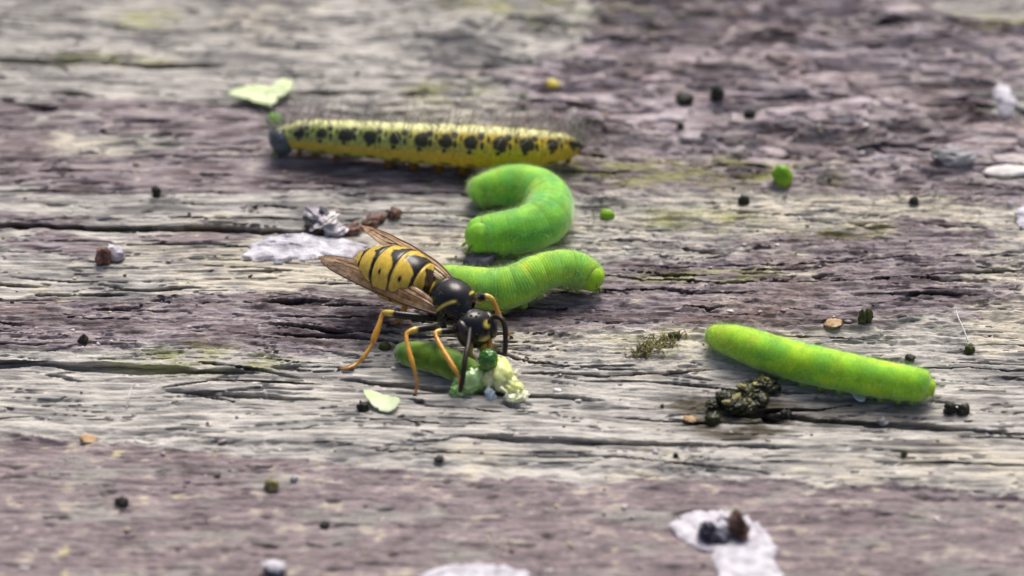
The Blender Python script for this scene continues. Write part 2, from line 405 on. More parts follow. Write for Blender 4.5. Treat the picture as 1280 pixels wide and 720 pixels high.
board = link(bpy.data.objects.new('weathered_board', me), None, 'weathered wooden board with flaking purple stain', None, None, 'structure')

def bz(x, y):
    """height of the board, bilinear"""
    x = np.asarray(x, float); y = np.asarray(y, float)
    i = np.clip(np.searchsorted(gx, x)-1, 0, nx-2); j = np.clip(np.searchsorted(gy, y)-1, 0, ny-2)
    u = np.clip((x-gx[i])/(gx[i+1]-gx[i]), 0, 1); v = np.clip((y-gy[j])/(gy[j+1]-gy[j]), 0, 1)
    return (H[j, i]*(1-u)+H[j, i+1]*u)*(1-v)+(H[j+1, i]*(1-u)+H[j+1, i+1]*u)*v
_k = np.ones(9)/9
HS = np.apply_along_axis(lambda q: np.convolve(q, _k, 'same'), 0, H)
HS = np.apply_along_axis(lambda q: np.convolve(q, _k, 'same'), 0, HS)      # the board with its splits bridged
def bzs(x, y):
    i = np.clip(np.searchsorted(gx, x), 0, nx-1); j = np.clip(np.searchsorted(gy, y), 0, ny-1); return HS[j, i]
def bmean(x, y, r=.08):
    a = np.linspace(0, 2*np.pi, 12, endpoint=False)
    return float(np.mean(bz(x+r*np.cos(a), y+r*np.sin(a))))
def on(px, py):
    """point on the board's real surface seen at that pixel"""
    z = 0.0
    for _ in range(4): p = at(px, py, z); z = bmean(p.x, p.y, .03)
    return at(px, py, z)

# ------------------------------------------------------------------ caterpillars
rng = np.random.RandomState(4)
def hair_geo(base, direction, length, r0, bend, n=4):
    """one bristle: three-sided, tapering"""
    base = np.asarray(base, float); d = np.asarray(direction, float); d = d/np.linalg.norm(d)
    s = np.cross(d, [.3, .5, .81]); s /= np.linalg.norm(s); q = np.cross(d, s)
    V = []; F = []
    for i in range(n):
        t = i/(n-1); c = base+d*length*t+np.asarray(bend)*t*t; r = r0*(1-.85*t)
        for k in range(3):
            a = 2*np.pi*k/3; V.append(c+r*(np.cos(a)*s+np.sin(a)*q))
    for i in range(n-1):
        for k in range(3): F.append([i*3+k, i*3+(k+1) % 3, i*3+3+(k+1) % 3, i*3+3+k])
    return V, F

def caterpillar(label, ctrl, seed, colour, group, mat, n=420, seg=72, head_end=1, head_mat=None, head_cols=None, hair=None,
                seg_amp=.035, ann_amp=.018, legs=True, leg_col=(.25, .42, .07), nseg=13, cat='caterpillar', head_scale=1.0, leg_len=1.0, proleg_scale=1.0):
    """ctrl rows: px, py, height of the centre line above the board (cm), radius in px; head at the last row if head_end = 1"""
    rows = []
    for px, py, h, rp in ctrl:
        z = h
        for _ in range(3): p = at(px, py, z); z = h+.7*bmean(p.x, p.y, .15)
        rows.append([p.x, p.y, p.z, cm(rp, p)])
    if head_end == 0: rows = rows[::-1]
    Q, u = catmull(rows, n); pts = Q[:, :3]; rad = np.maximum(Q[:, 3], .01)
    # arc-length parameter
    s = np.concatenate([[0], np.cumsum(np.linalg.norm(np.diff(pts, axis=0), axis=1))]); Ltot = s[-1]; t = s/Ltot
    R0 = rad.copy()
    e = .55*np.median(rad)                # round off the tail
    rad = rad*np.sqrt(np.clip(1-(1-np.clip(s/e, 0, 1))**2, .02, 1))
    rad = rad*np.sqrt(np.clip(1-(1-np.clip((Ltot-s)/(e*.7), 0, 1))**2, .12, 1))
    ph = t*nseg
    def disp(I, TH):
        p_ = ph[I]; f = p_-np.floor(p_)
        low = .5-.5*np.cos(TH)             # 0 top .. 1 below
        segm = 1-seg_amp*1.6*np.clip(1-np.minimum(f, 1-f)/.30, 0, 1)**2*(.6+.4*fbm(p_*.8, TH, 2, seed+1))
        ann = ann_amp*np.abs(np.sin(p_*np.pi*6))**.6
        bump = .022*fbm(p_*1.3, np.cos(TH)*2+np.sin(TH)*1.3+seed, 3, seed)
        flat = 1-.10*sst(.75, 1, low)
        return (segm+ann+bump)*flat
    V, F, I, TH = sweep(pts, rad, seg, disp=disp)
    c = colour(ph[I], TH, t[I], seed)
    base = Vector((float(pts[n//2][0]), float(pts[n//2][1]), float(bz(pts[n//2][0], pts[n//2][1]))))
    root = thing('caterpillar', base, label, cat, group)
    mesh_obj('body', V, F, mat, root, c)
    T, U, S = frames(pts)
    # head capsule at the end of the sweep
    ht = T[-1]; hu = U[-1]; hs = S[-1]; hr = R0[-1]*head_scale; hp = pts[-1]-ht*hr*.30
    v, f = ico(4); w = v.copy()
    w = w*(1+.03*fbm(v[:, 0]*3, v[:, 1]*3+v[:, 2], 2, seed))[:, None]
    w[:, 2] *= 1+.10*np.abs(w[:, 1])      # two cheeks
    w[:, 2] -= .10*np.exp(-(w[:, 1]/.16)**2)*np.clip(w[:, 2], 0, 1)
    hv = hp+hr*(w[:, :1]*ht*.85+w[:, 1:2]*hs*1.02+w[:, 2:]*hu*1.0)
    hc = np.array(head_cols if head_cols is not None else (.22, .42, .05))[None, :]*(1+.15*fbm(v[:, 0]*5, v[:, 1]*5+v[:, 2]*3, 2, seed+2))[:, None]
    ho = mesh_obj('head', hv, f, head_mat or M['larva_head'], root, np.clip(hc, .005, .9))
    for sg in (-1, 1):      # cluster of small eyes and the mouth feelers low on each cheek
        for k in range(3):
            ev, ef = ico(1); d = ht*(.72-.07*k)+hs*sg*(.55+.06*k)+hu*(-.28+.14*k-.02)
            d = d/np.linalg.norm(d)
            mesh_obj('eye', ev*hr*.045+hp+hr*d*.96, ef, M['black'], ho)
        b0 = hp+hr*(.75*ht+.32*sg*hs-.55*hu); b1 = b0+hr*(.22*ht+.05*sg*hs-.2*hu)
        tube('mouth_palp', [[*b0, hr*.11], [*(.5*(b0+b1)), hr*.10], [*b1, hr*.04]], M['larva_leg'], ho, 6, 6)
    if legs:
        def idx(f): return int(np.argmin(np.abs(t-f)))
        for f_ in (.925, .87, .80):        # three pairs of pointed true legs behind the head
            i = idx(f_)
            for sg in (-1, 1):
                a = pts[i]+rad[i]*(.5*sg*S[i]-.72*U[i]); g = pts[i]+rad[i]*(.55*sg*S[i]-1.08*leg_len*U[i]+.2*T[i])
                g[2] = max(g[2], float(bz(g[0], g[1]))-.01) if leg_len < 1.5 else g[2]
                r_ = rad[i]
                tube('true_leg', [[*a, r_*.20], [*(.5*(a+g)+.06*sg*S[i]*r_), r_*.14], [*g, r_*.04]], M[mat.name+'_leg'] if mat.name+'_leg' in M else M['larva_leg'], root, 8, 8)
        for f_ in (.63, .55, .47, .39, .05):   # four pairs of stubby prolegs and the claspers
            i = idx(f_)
            for sg in (-1, 1):
                a = pts[i]+rad[i]*(.42*sg*S[i]-.62*U[i]); g = pts[i]+rad[i]*(.46*sg*S[i]-1.0*proleg_scale*U[i]); r_ = rad[i]
                tube('proleg', [[*a, r_*.30], [*(.5*(a+g)), r_*.24], [*g, r_*.20]], M[mat.name+'_leg'] if mat.name+'_leg' in M else M['larva_leg'], root, 6, 10)
    if hair:
        cnt, ln, r0, hm, spread = hair
        parts = []
        for _ in range(cnt):
            i = rng.randint(6, n-4); th = rng.uniform(-1, 1)*spread
            nrm = np.cos(th)*U[i]+np.sin(th)*S[i]
            b_ = pts[i]+rad[i]*.985*nrm
            d_ = nrm+.35*rng.randn(3)
            l_ = ln*rng.uniform(.5, 1.25)
            parts.append(hair_geo(b_, d_, l_, r0, np.array([0, 0, -.15*l_])+.1*l_*rng.randn(3)))
        hv_, hf_ = join(parts)
        mesh_obj('hairs', hv_, hf_, hm, root, kind='stuff')
    return root, pts, rad, t

M['black'] = noise_mat('black_bead', (.006, .006, .008), (.015, .015, .02), rough=.25, bump=0)
M['larva_leg'] = noise_mat('larva_leg_skin', (.16, .30, .05), (.28, .42, .10), scale=30, rough=.5, bump=.1, sss=.3)
M['spotted_larva_skin_leg'] = noise_mat('spotted_larva_leg_skin', (.10, .05, .015), (.24, .12, .03), scale=25, rough=.5, bump=.2)

def green(base, yell, blue, yspots):
    def f(ph, TH, t, seed):
        fr_ = ph-np.floor(ph)
        up = np.cos(TH)
        n1 = fbm(ph*.55, np.cos(TH)*1.5+np.sin(TH), 3, seed+5)[:, None]
        n2 = fbm(ph*6, TH*5, 2, seed+8)[:, None]
        c = np.array(base)[None, :]*np.ones((len(ph), 1))
        c = mix(c, np.array(blue)[None, :], .75*sst(-.1, .5, n1))
        c = mix(c, np.array(yell)[None, :], .75*sst(.05, .55, -n1))
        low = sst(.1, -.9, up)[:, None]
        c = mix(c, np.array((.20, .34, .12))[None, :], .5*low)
        dl = np.exp(-(TH/.09)**2)+np.exp(-((TH-2*np.pi)/.09)**2)
        c = mix(c, np.array(yell)[None, :]*1.1, (.35*dl)[:, None])
        for th0 in (1.75, 2*np.pi-1.75):
            d = ((TH-th0)/.14)**2+((fr_-.45)/.13)**2
            c = mix(c, np.array((.50, .50, .03))[None, :], (.28*np.exp(-d))[:, None])
        for (p0, th0, rp, rt, k) in yspots:
            d = ((ph-p0)/rp)**2+((TH-th0)/rt)**2
            c = mix(c, np.array((.55, .58, .03))[None, :], (k*np.exp(-d))[:, None])
        crease = np.clip(1-np.minimum(fr_, 1-fr_)/.07, 0, 1)
        c = mix(c, np.array(yell)[None, :], (.18*crease)[:, None])
        c = c*(1+.10*n2)
        return np.clip(c, .005, .85)
    return f

GREEN_GROUP = 'plain green caterpillars on the board'
# the straight one on the right, frass piled against it (head to the right)
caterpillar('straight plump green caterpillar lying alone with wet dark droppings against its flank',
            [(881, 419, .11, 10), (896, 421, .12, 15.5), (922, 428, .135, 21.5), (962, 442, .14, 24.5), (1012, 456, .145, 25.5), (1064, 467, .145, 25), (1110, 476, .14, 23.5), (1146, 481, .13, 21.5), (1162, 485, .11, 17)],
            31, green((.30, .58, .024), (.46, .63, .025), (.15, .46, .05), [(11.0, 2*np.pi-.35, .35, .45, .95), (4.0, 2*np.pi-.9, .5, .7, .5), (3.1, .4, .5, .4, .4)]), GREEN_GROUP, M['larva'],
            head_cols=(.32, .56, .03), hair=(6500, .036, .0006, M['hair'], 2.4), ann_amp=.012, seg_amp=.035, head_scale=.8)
# the one curled in a C (head at the lower left)
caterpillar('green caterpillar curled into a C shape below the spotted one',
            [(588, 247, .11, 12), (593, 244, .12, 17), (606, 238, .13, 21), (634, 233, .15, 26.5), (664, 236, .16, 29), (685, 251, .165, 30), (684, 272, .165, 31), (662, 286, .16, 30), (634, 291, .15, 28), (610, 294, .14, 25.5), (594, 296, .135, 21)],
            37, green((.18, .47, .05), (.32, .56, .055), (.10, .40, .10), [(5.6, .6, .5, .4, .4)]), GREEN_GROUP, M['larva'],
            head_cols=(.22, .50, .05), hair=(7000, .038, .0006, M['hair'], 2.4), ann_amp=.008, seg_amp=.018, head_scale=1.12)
# the humped one behind the wasp (head to the right)
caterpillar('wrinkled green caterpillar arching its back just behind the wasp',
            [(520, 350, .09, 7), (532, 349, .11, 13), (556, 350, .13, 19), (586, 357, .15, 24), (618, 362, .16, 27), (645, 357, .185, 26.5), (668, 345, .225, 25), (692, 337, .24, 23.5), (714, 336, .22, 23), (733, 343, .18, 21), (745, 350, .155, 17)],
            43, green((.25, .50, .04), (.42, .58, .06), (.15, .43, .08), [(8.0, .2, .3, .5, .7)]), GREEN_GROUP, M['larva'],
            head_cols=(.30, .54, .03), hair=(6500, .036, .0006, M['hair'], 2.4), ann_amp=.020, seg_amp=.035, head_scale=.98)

def spotted(ph, TH, t, seed):
    thn = np.where(TH > np.pi, TH-2*np.pi, TH); a = np.abs(thn); fr_ = ph-np.floor(ph)
    n1 = fbm(ph*3, TH*4, 3, seed)[:, None]; n2 = fbm(ph*9, TH*9, 2, seed+4)[:, None]
    yel = mix(np.array((.38, .45, .10))[None, :], np.array((.60, .45, .03))[None, :], sst(.75, .3, t)[:, None])   # greener at the head end
    c = mix(np.array((.74, .74, .36))[None, :]*np.ones((len(ph), 1)), yel, sst(.12, .45, a)[:, None])
    gr = np.exp(-((a-1.0)/.42)**2)[:, None]*sst(-.4, .3, n1)
    c = mix(c, np.array((.14, .20, .11))[None, :], .85*gr*sst(.15, .5, t)[:, None])
    c = mix(c, mix(yel, np.array((.58, .34, .02))[None, :], .7), np.exp(-((a-1.60)/.30)**2)[:, None])
    c = mix(c, np.array((.22, .15, .05))[None, :], sst(1.95, 2.4, a)[:, None])
    def spot(p0, a0, rp, ra):
        d = np.sqrt(((fr_-p0)/rp)**2+((a-a0)/ra)**2)+.35*n1[:, 0]+.3*fbm(ph*.9+a0*3, ph*0+p0*7, 2, 57)
        return sst(1.15, .8, d)
    k = spot(.50, .80, .29, .38)
    k = np.maximum(k, spot(.18, .48, .14, .20)); k = np.maximum(k, spot(.90, .62, .05, .16)); k = np.maximum(k, spot(.12, .92, .07, .2)); k = np.maximum(k, spot(.55, 1.25, .10, .10))
    k = np.maximum(k, .8*spot(.5, 1.98, .20, .10))
    k = np.maximum(k, .9*sst(.30, .42, n2[:, 0])*sst(.3, .5, a)*sst(1.6, 1.4, a))
    c = mix(c, np.array((.010, .011, .012))[None, :], .96*k[:, None])
    end = np.maximum(sst(.985, 1.0, t), sst(.04, .012, t))[:, None]
    c = mix(c, np.array((.03, .035, .045))[None, :], .9*end)
    return np.clip(c*(1+.15*n2), .004, .85)
M['dark_head'] = vcol_mat('spotted_larva_head', rough=.35, spec=.5, bump=.3, bscale=40, vary=.4)
caterpillar('long yellow caterpillar with rows of black spots and fine bristles',
            [(730, 184, .15, 4), (722, 184, .155, 10), (702, 184, .17, 18), (660, 186, .20, 25), (610, 185, .215, 27.5), (560, 182, .215, 27), (510, 179, .21, 25.5), (460, 175, .20, 24), (415, 172, .19, 22.5), (380, 170, .18, 20), (358, 172, .17, 16.5), (347, 178, .14, 16)],
            53, spotted, None, M['spotted'], n=900, seg=128, head_mat=M['dark_head'], head_cols=(.05, .07, .09),
            hair=(560, .27, .0027, M['grey_hair'], .6), ann_amp=.02, seg_amp=.04, head_scale=1.15, nseg=12.5, leg_len=1.2, proleg_scale=1.22)

# ------------------------------------------------------------------ the wasp
def wasp():
    spine = [(446, 333, .26, .015, 1), (453, 332, .29, .085, 1), (466, 334, .335, .140, 1.02), (485, 339, .365, .178, 1.05), (506, 346, .375, .190, 1.08), (527, 355, .36, .160, 1.05),
             (540, 361, .35, .080, 1), (545, 363, .345, .040, 1), (550, 366, .345, .085, 1.05), (558, 371, .35, .150, 1.0), (569, 381, .345, .162, 1.0), (579, 391, .325, .115, 1.0),
             (584, 394, .31, .050, 1.0), (587, 398, .305, .088, 1.3), (591, 406, .28, .114, 1.24), (594, 416, .235, .110, 1.2), (595, 427, .18, .072, 1.15), (595, 435, .15, .02, 1.1)]
    rows = []
    for px, py, z, r, a in spine:
        p = at(px, py, z); rows.append([*p, r, a])
    n, seg = 560, 112
    Q, u = catmull(rows, n)
    def disp(I, TH):
        uu = u[I]; d = np.ones_like(TH)
        ab = sst(6.0, 5.6, uu)
        # tergite steps: each ring overlaps the next one behind it
        for e in (1.2, 2.05, 3.0, 4.0, 5.05): d = d-.045*ab*np.exp(-((uu-e)/.07)**2)+.02*ab*np.exp(-((uu-e-.16)/.12)**2)
        th = sst(8.0, 8.5, uu)*sst(11.6, 11.2, uu)
        d = d-.05*th*np.exp(-((uu-9.05)/.06)**2)*np.clip(np.cos(TH), 0, 1)
        return d
    V, F, I, TH = sweep(Q[:, :3], np.maximum(Q[:, 3], .004), seg, disp=disp, aspect=Q[:, 4])
    uu = u[I]; thn = np.where(TH > np.pi, TH-2*np.pi, TH); a = np.abs(thn)
    nz = fbm(uu*5, np.cos(TH)*4+np.sin(TH)*3, 2, 71)
    yel = np.array((.60, .42, .055)); yel2 = np.array((.60, .48, .09)); blk = np.array((.007, .007, .009)); brn = np.array((.055, .028, .012))
    c = np.tile(blk, (len(uu), 1))
    def put(k, colr):
        nonlocal c
        c = mix(c, np.asarray(colr)[None, :], np.clip(k, 0, 1)[:, None])
    band = lambda lo, hi, s=.05: sst(lo-s, lo+s, uu)*(1-sst(hi-s, hi+s, uu))
    put(band(-1, 6.3), yel)
    # each tergite: black front edge drawn back into a point on the midline, and side dots
    for e, w, pk in ((6.15, .50, .40), (5.0, .20, .68), (3.95, .13, .34), (3.0, .11, .24), (2.05, .09, .16), (1.2, .07, .10)):
        wid = w+pk*np.exp(-(a/.42)**2)+.22*fbm(uu*0+e*5, np.cos(TH)*3+np.sin(TH)*4, 3, 73)
        k = sst(e-wid-.05, e-wid+.05, uu)*(1-sst(e-.02, e+.06, uu))
        put(k*sst(2.7, 2.2, a), blk if e < 5.5 else brn*.7)
    for e in (4.3, 3.4):
        d = ((a-.95)/.12)**2+((uu-e-.02)/.07)**2
        put(1.2*np.exp(-d*d), blk)
    # thorax: black, yellow collar lines in front, pale spots at the back and flank
    put(band(6.6, 8.2)*0, yel)
    k = np.exp(-((uu-(10.85-.75*(a/1.3)))/.075)**2)*sst(.35, .6, a)*sst(1.75, 1.5, a)*(uu > 8.4)*(uu < 11.6); put(k*1.3, yel2)
    for (u0, a0, ru, ra) in ((8.45, .55, .20, .30), (9.35, 1.30, .22, .16), (9.0, 1.85, .25, .2), (7.9, .7, .16, .4)):
        d = ((uu-u0)/ru)**2+((a-a0)/ra)**2; put(1.5*np.exp(-d*d), yel2)
    # head: yellow brow mark, eye margins and face plate (theta near 0 is the front of the lowered head)
    d = ((uu-14.45)/.30)**2+((thn+.45)/.26)**2; put(1.2*np.exp(-d*d), yel2)
    d = ((uu-15.7)/.40)**2+((thn+.25)/.5)**2; put(1.1*np.exp(-d*d), np.array((.46, .36, .07)))
    d = ((uu-14.6)/.8)**2+((a-2.2)/.16)**2; put(1.1*np.exp(-d*d), yel2)
    c = np.clip(c*(1+.10*nz)[:, None], .004, .8)
    g = at(565, 425, 0); base = Vector((g.x, g.y, float(bz(g.x, g.y))))
    root = thing('wasp', base, 'black and yellow wasp crouching over a torn green caterpillar', 'wasp')
    mesh_obj('body', V, F, M['wasp'], root, c)
    T, U, S = frames(Q[:, :3])
    def loc(uq, th, k=1.0):
        i = int(np.argmin(np.abs(u-uq))); return Q[i, :3]+k*Q[i, 3]*(np.cos(th)*U[i]+Q[i, 4]*np.sin(th)*S[i]), T[i], U[i], S[i]
    # compound eyes: kidney shaped, dark
    me_ = noise_mat('wasp_eye', (.008, .007, .008), (.025, .020, .018), scale=160, rough=.18, spec=.6, bump=.15)
    for sg in (-1, 1):
        cpos, t_, u_, s_ = loc(14.6, sg*1.2, .80)
        v, f = ico(3); w = v.copy(); w[:, 2] *= 1
        q = cpos+w[:, :1]*t_*.098+w[:, 1:2]*s_*.045+w[:, 2:]*u_*.068
        mesh_obj('eye', q, f, me_, root)
    # three tiny simple eyes on the crown
    for k in (-.22, 0, .22):
        cpos, *_ = loc(13.55 if k else 13.75, k, 1.0); v, f = ico(1); mesh_obj('simple_eye', v*.011+cpos, f, me_, root)
    # feelers
    ant = noise_mat('wasp_feeler', (.010, .008, .007), (.03, .02, .015), scale=60, rough=.4, bump=.2)
    def path(rowz): return [[*at(px, py, z), r] for px, py, z, r in rowz]
    b0, *_ = loc(14.35, -.55, .95); b1, *_ = loc(14.35, .55, .95)
    # side of the head nearer the right of the picture
    bR, bL = (b0, b1) if b0[0] > b1[0] else (b1, b0)
    tube('antenna', [[*bR, .016]]+path([(618, 396, .36, .017), (626, 398, .37, .018), (631, 408, .33, .019), (632, 424, .26, .019), (631, 444, .17, .016)]), ant, root, 40, 10)
    tube('antenna', [[*bL, .016]]+path([(585, 432, .32, .017), (582, 446, .29, .018), (580, 460, .24, .019), (578, 476, .16, .018), (575, 490, .09, .014)]), ant, root, 40, 10)
    # jaws and mouth
    jaw = noise_mat('wasp_jaw', (.30, .20, .04), (.42, .30, .06), scale=40, rough=.35, bump=.1)
    for sg in (-1, 1):
        a0, t_, u_, s_ = loc(16.2, sg*1.5, .7); a1 = a0+t_*.07+s_*sg*.005; a2 = a0+t_*.115-s_*sg*.035+u_*.01
        tube('jaw', [[*a0, .030], [*a1, .026], [*a2, .008]], jaw, root, 10, 10)
    # wings, folded lengthwise into narrow blades
    wm, N, L, b = new_mat('wasp_wing')
    tc = N.new('ShaderNodeTexCoord'); t1 = N.new('ShaderNodeTexNoise'); t1.inputs['Scale'].default_value = 22; t1.inputs['Detail'].default_value = 5
    L.new(tc.outputs['Object'], t1.inputs['Vector'])
    r1 = N.new('ShaderNodeValToRGB'); r1.color_ramp.elements[0].color = (.22, .10, .03, 1); r1.color_ramp.elements[1].color = (.50, .31, .15, 1)
    r1.color_ramp.elements[0].position = .35; r1.color_ramp.elements[1].position = .7
    L.new(t1.outputs[0], r1.inputs[0]); L.new(r1.outputs[0], b.inputs['Base Color'])
    b.inputs['Roughness'].default_value = .28; b.inputs['Specular IOR Level'].default_value = .7
    b.inputs['Alpha'].default_value = .58
    vein = noise_mat('wing_vein', (.05, .022, .010), (.12, .055, .02), scale=40, rough=.4, bump=.1)
    def wing(rowz, width, normal, sgn):
        rowp = [[*at(px, py, z), w] for px, py, z, w in rowz]
        nn = 60; Qw, uw = catmull(rowp, nn); Tw = np.gradient(Qw[:, :3], axis=0); Tw /= np.linalg.norm(Tw, axis=1)[:, None]
        nv = np.array(normal, float); nv /= np.linalg.norm(nv)
        Sw = np.cross(Tw, nv); Sw /= np.linalg.norm(Sw, axis=1)[:, None]; Nw = np.cross(Sw, Tw)
        cols_ = [-1, -.75, -.5, -.25, 0, .25, .5, .75, 1]
        V = []; F = []; m_ = len(cols_)
        for side in (1, -1):
            for i in range(nn):
                for j, q in enumerate(cols_):
                    pleat = .22*abs(q)-.05*math.cos(q*9)+.03*math.sin(i*.5+q*3)
                    V.append(Qw[i, :3]+Qw[i, 3]*(q*Sw[i]*sgn-pleat*Nw[i])+side*.0012*Nw[i])
        k0 = nn*m_
        for i in range(nn-1):
            for j in range(m_-1):
                a_ = i*m_+j; F.append([a_, a_+1, a_+m_+1, a_+m_]); F.append([k0+a_, k0+a_+m_, k0+a_+m_+1, k0+a_+1])
        o = mesh_obj('wing', V, F, wm, root)
        for q, r0 in ((-1, .011), (-.45, .003), (0.1, .004), (.55, .003), (1, .003)):
            i_e = nn if abs(q) == 1 else int(nn*.82)
            pl = []
            for i in range(0, i_e, 4):
                pleat = .22*abs(q)-.05*math.cos(q*9)+.03*math.sin(i*.5+q*3)
                pl.append([*(Qw[i, :3]+Qw[i, 3]*(q*Sw[i]*sgn-pleat*Nw[i])+.002*Nw[i]), r0*(1-.6*i/nn)])
            tube('vein', pl, vein, o, 40, 6)
        for i0, qa, qb in ((18, -.45, .1), (30, .1, .55), (38, -1, -.45), (26, .55, 1)):
            def wp(i, q):
                pleat = .22*abs(q)-.05*math.cos(q*9)+.03*math.sin(i*.5+q*3)
                return Qw[i, :3]+Qw[i, 3]*(q*Sw[i]*sgn-pleat*Nw[i])+.002*Nw[i]
            p0, p1 = wp(i0, qa), wp(i0+4, qb)
            tube('vein', [[*p0, .0035], [*(.5*(p0+p1)), .0035], [*p1, .0035]], vein, o, 6, 6)
        return o
    wing([(548, 388, .37, .030), (535, 380, .39, .050), (510, 367, .41, .072), (475, 351, .40, .080), (440, 336, .38, .072), (415, 327, .365, .050), (398, 321, .36, .010)], .1, (-.12, -.62, .8), 1)
    wing([(566, 356, .40, .035), (552, 341, .45, .055), (528, 323, .47, .075), (500, 306, .46, .078), (478, 294, .44, .066), (462, 286, .42, .040), (453, 282, .41, .010)], .1, (.35, -.25, .9), -1)
    # legs
    r8 = np.random.RandomState(9)
    def leg(rowz, cutF, feet=True):
        rowp = [[x, y, z, r*.78] for x, y, z, r in path(rowz)]
        def cf(uq, th):
            nzl = fbm(uq*4, np.cos(th)*2, 2, 81)[:, None]
            cb = np.array((.010, .008, .008)); co = np.array((.58, .29, .045)); cy = np.array((.58, .42, .08)); ct = np.array((.48, .20, .05))
            k = sst(cutF-.12, cutF+.12, uq)[:, None]
            cc = mix(cb[None, :], cy[None, :], k); cc = mix(cc, co[None, :], sst(cutF+.5, cutF+1.1, uq)[:, None]); cc = mix(cc, ct[None, :], sst(len(rowz)-2.6, len(rowz)-1.6, uq)[:, None])
            return np.clip(cc*(1+.25*nzl), .004, .8)
        o = tube('leg', rowp, M['wasp'], root, 64, 12, cf)
        Ql, ul = catmull(rowp, 90); Tl, Ul, Sl = frames(Ql[:, :3]); sp = []
        for i in range(14, 86):
            th = r8.uniform(-np.pi, np.pi); nr = np.cos(th)*Ul[i]+np.sin(th)*Sl[i]
            sp.append(hair_geo(Ql[i, :3]+.9*Ql[i, 3]*nr, nr+.7*Tl[i], r8.uniform(.018, .04), .0016, np.zeros(3), 3))
        sv, sf = join(sp); mesh_obj('bristles', sv, sf, M['gold_hair'], o, kind='stuff')
        tip = np.array(rowp[-1][:3]); dr = tip-np.array(rowp[-2][:3]); dr /= np.linalg.norm(dr)+1e-9
        sd = np.cross(dr, [0, 0, 1]); sd /= np.linalg.norm(sd)+1e-9
        for sg in (-1, 1):
            e = tip+dr*.03+sd*sg*.022; e[2] -= .006
            tube('claw', [[*tip, .007], [*(.5*(tip+e)+np.array([0, 0, .006])), .006], [*e, .002]], ant, o, 6, 6)
        return o
    bzp = lambda px, py: bmean(on(px, py).x, on(px, py).y, .03)+.012
    z1 = bzp(426, 461); z2 = bzp(519, 493); z3 = bzp(575, 492)
    leg([(548, 398, .28, .034), (527, 396, .30, .036), (503, 394, .31, .036), (484, 391, .31, .029), (478, 393, .295, .020), (474, 406, .245, .025), (468, 422, .18, .032), (464, 432, .14, .016), (455, 446, .085, .020), (447, 454, .045, .015), (436, 460, z1+.01, .014), (426, 461, z1, .010)], 2.55)
    leg([(556, 408, .28, .032), (540, 409, .31, .034), (524, 411, .33, .032), (513, 414, .335, .024), (508, 419, .325, .018), (510, 434, .28, .022), (515, 452, .22, .022), (519, 466, .15, .014), (521, 480, .07, .013), (519, 493, z2, .010)], 2.3)
    leg([(572, 412, .27, .030), (558, 414, .29, .032), (547, 415, .30, .026), (545, 420, .295, .020), (554, 438, .26, .024), (566, 458, .21, .024), (572, 468, .17, .015), (576, 482, .09, .013), (576, 493, z3+.01, .009)], 1.6)
    # the far side
    leg([(556, 372, .26, .036), (535, 372, .29, .045), (515, 372, .31, .040), (508, 374, .29, .022), (506, 384, .21, .030), (503, 394, .13, .024), (500, 400, .08, .014), (494, 404, .04, .012), (488, 405, bzp(488, 405), .009)], 2.2)
    leg([(585, 380, .27, .034), (600, 372, .32, .040), (612, 372, .33, .028), (618, 380, .28, .022), (624, 395, .19, .024), (630, 408, .11, .014), (634, 416, .06, .012), (638, 420, bzp(638, 420), .009)], 1.6)
    leg([(590, 394, .25, .030), (602, 398, .27, .034), (610, 404, .26, .026), (612, 414, .22, .022), (612, 430, .15, .024), (611, 442, .11, .014), (612, 452, .09, .010)], 1.5)
    # fuzz on head, thorax and abdomen
    parts = []
    r2 = np.random.RandomState(8)
    for _ in range(3600):
        uq = r2.choice([r2.uniform(8.0, 11.8), r2.uniform(13.0, 16.6), r2.uniform(.5, 6.0)], p=[.4, .2, .4]); th = r2.uniform(-np.pi, np.pi)
        if 8 < uq < 17 and abs(th) < 1.2 and r2.rand() < .85: continue
        b_, t_, u_, s_ = loc(uq, th, .98); nr = np.cos(th)*u_+np.sin(th)*s_
        parts.append(hair_geo(b_, nr+.4*r2.randn(3), r2.uniform(.02, .055), .0008, .006*r2.randn(3)))
    hv, hf = join(parts); mesh_obj('hairs', hv, hf, M['gold_hair'], root, kind='stuff')
wasp()

# ------------------------------------------------------------------ what lies about on the board
def pal(name, c1, c2, **k): M[name] = noise_mat(name, c1, c2, **k)
pal('frass_black', (.008, .008, .007), (.035, .034, .022), scale=14, rough=.55, bump=.8, bscale=30)
pal('frass_olive', (.020, .028, .008), (.085, .095, .022), scale=12, rough=.6, bump=.8, bscale=30)
pal('frass_wet', (.006, .008, .003), (.045, .050, .012), scale=7, rough=.42, spec=.35, bump=.3, bscale=14)
pal('pellet_green', (.10, .26, .012), (.24, .42, .02), scale=9, rough=.35, bump=.2, sss=.3)
pal('yellow_fleck', (.50, .42, .06), (.62, .55, .12), scale=12, rough=.6)
pal('orange_chip', (.30, .16, .06), (.50, .38, .24), scale=14, rough=.7)
pal('brown_chip', (.035, .016, .012), (.26, .14, .11), scale=11, rough=.5, bump=.5)
pal('lilac_chip', (.16, .13, .17), (.66, .63, .68), scale=7, rough=.45, bump=.6)
pal('white_dropping', (.30, .28, .32), (.62, .61, .66), scale=11, rough=.7, bump=.8, bscale=18)
pal('slate_lump', (.02, .02, .035), (.13, .12, .18), scale=9, rough=.35, bump=.6)
pal('grey_chip', (.06, .06, .06), (.40, .40, .42), scale=6, rough=.55, bump=.6)
pal('pale_wood_chip', (.45, .42, .40), (.75, .73, .72), scale=8, rough=.65, bump=.5)
pal('leaf_pale', (.40, .50, .26), (.62, .70, .44), scale=5, rough=.4, bump=.3, sss=.3)
pal('leaf_dark', (.03, .12, .01), (.16, .32, .02), scale=8, rough=.4, bump=.3)
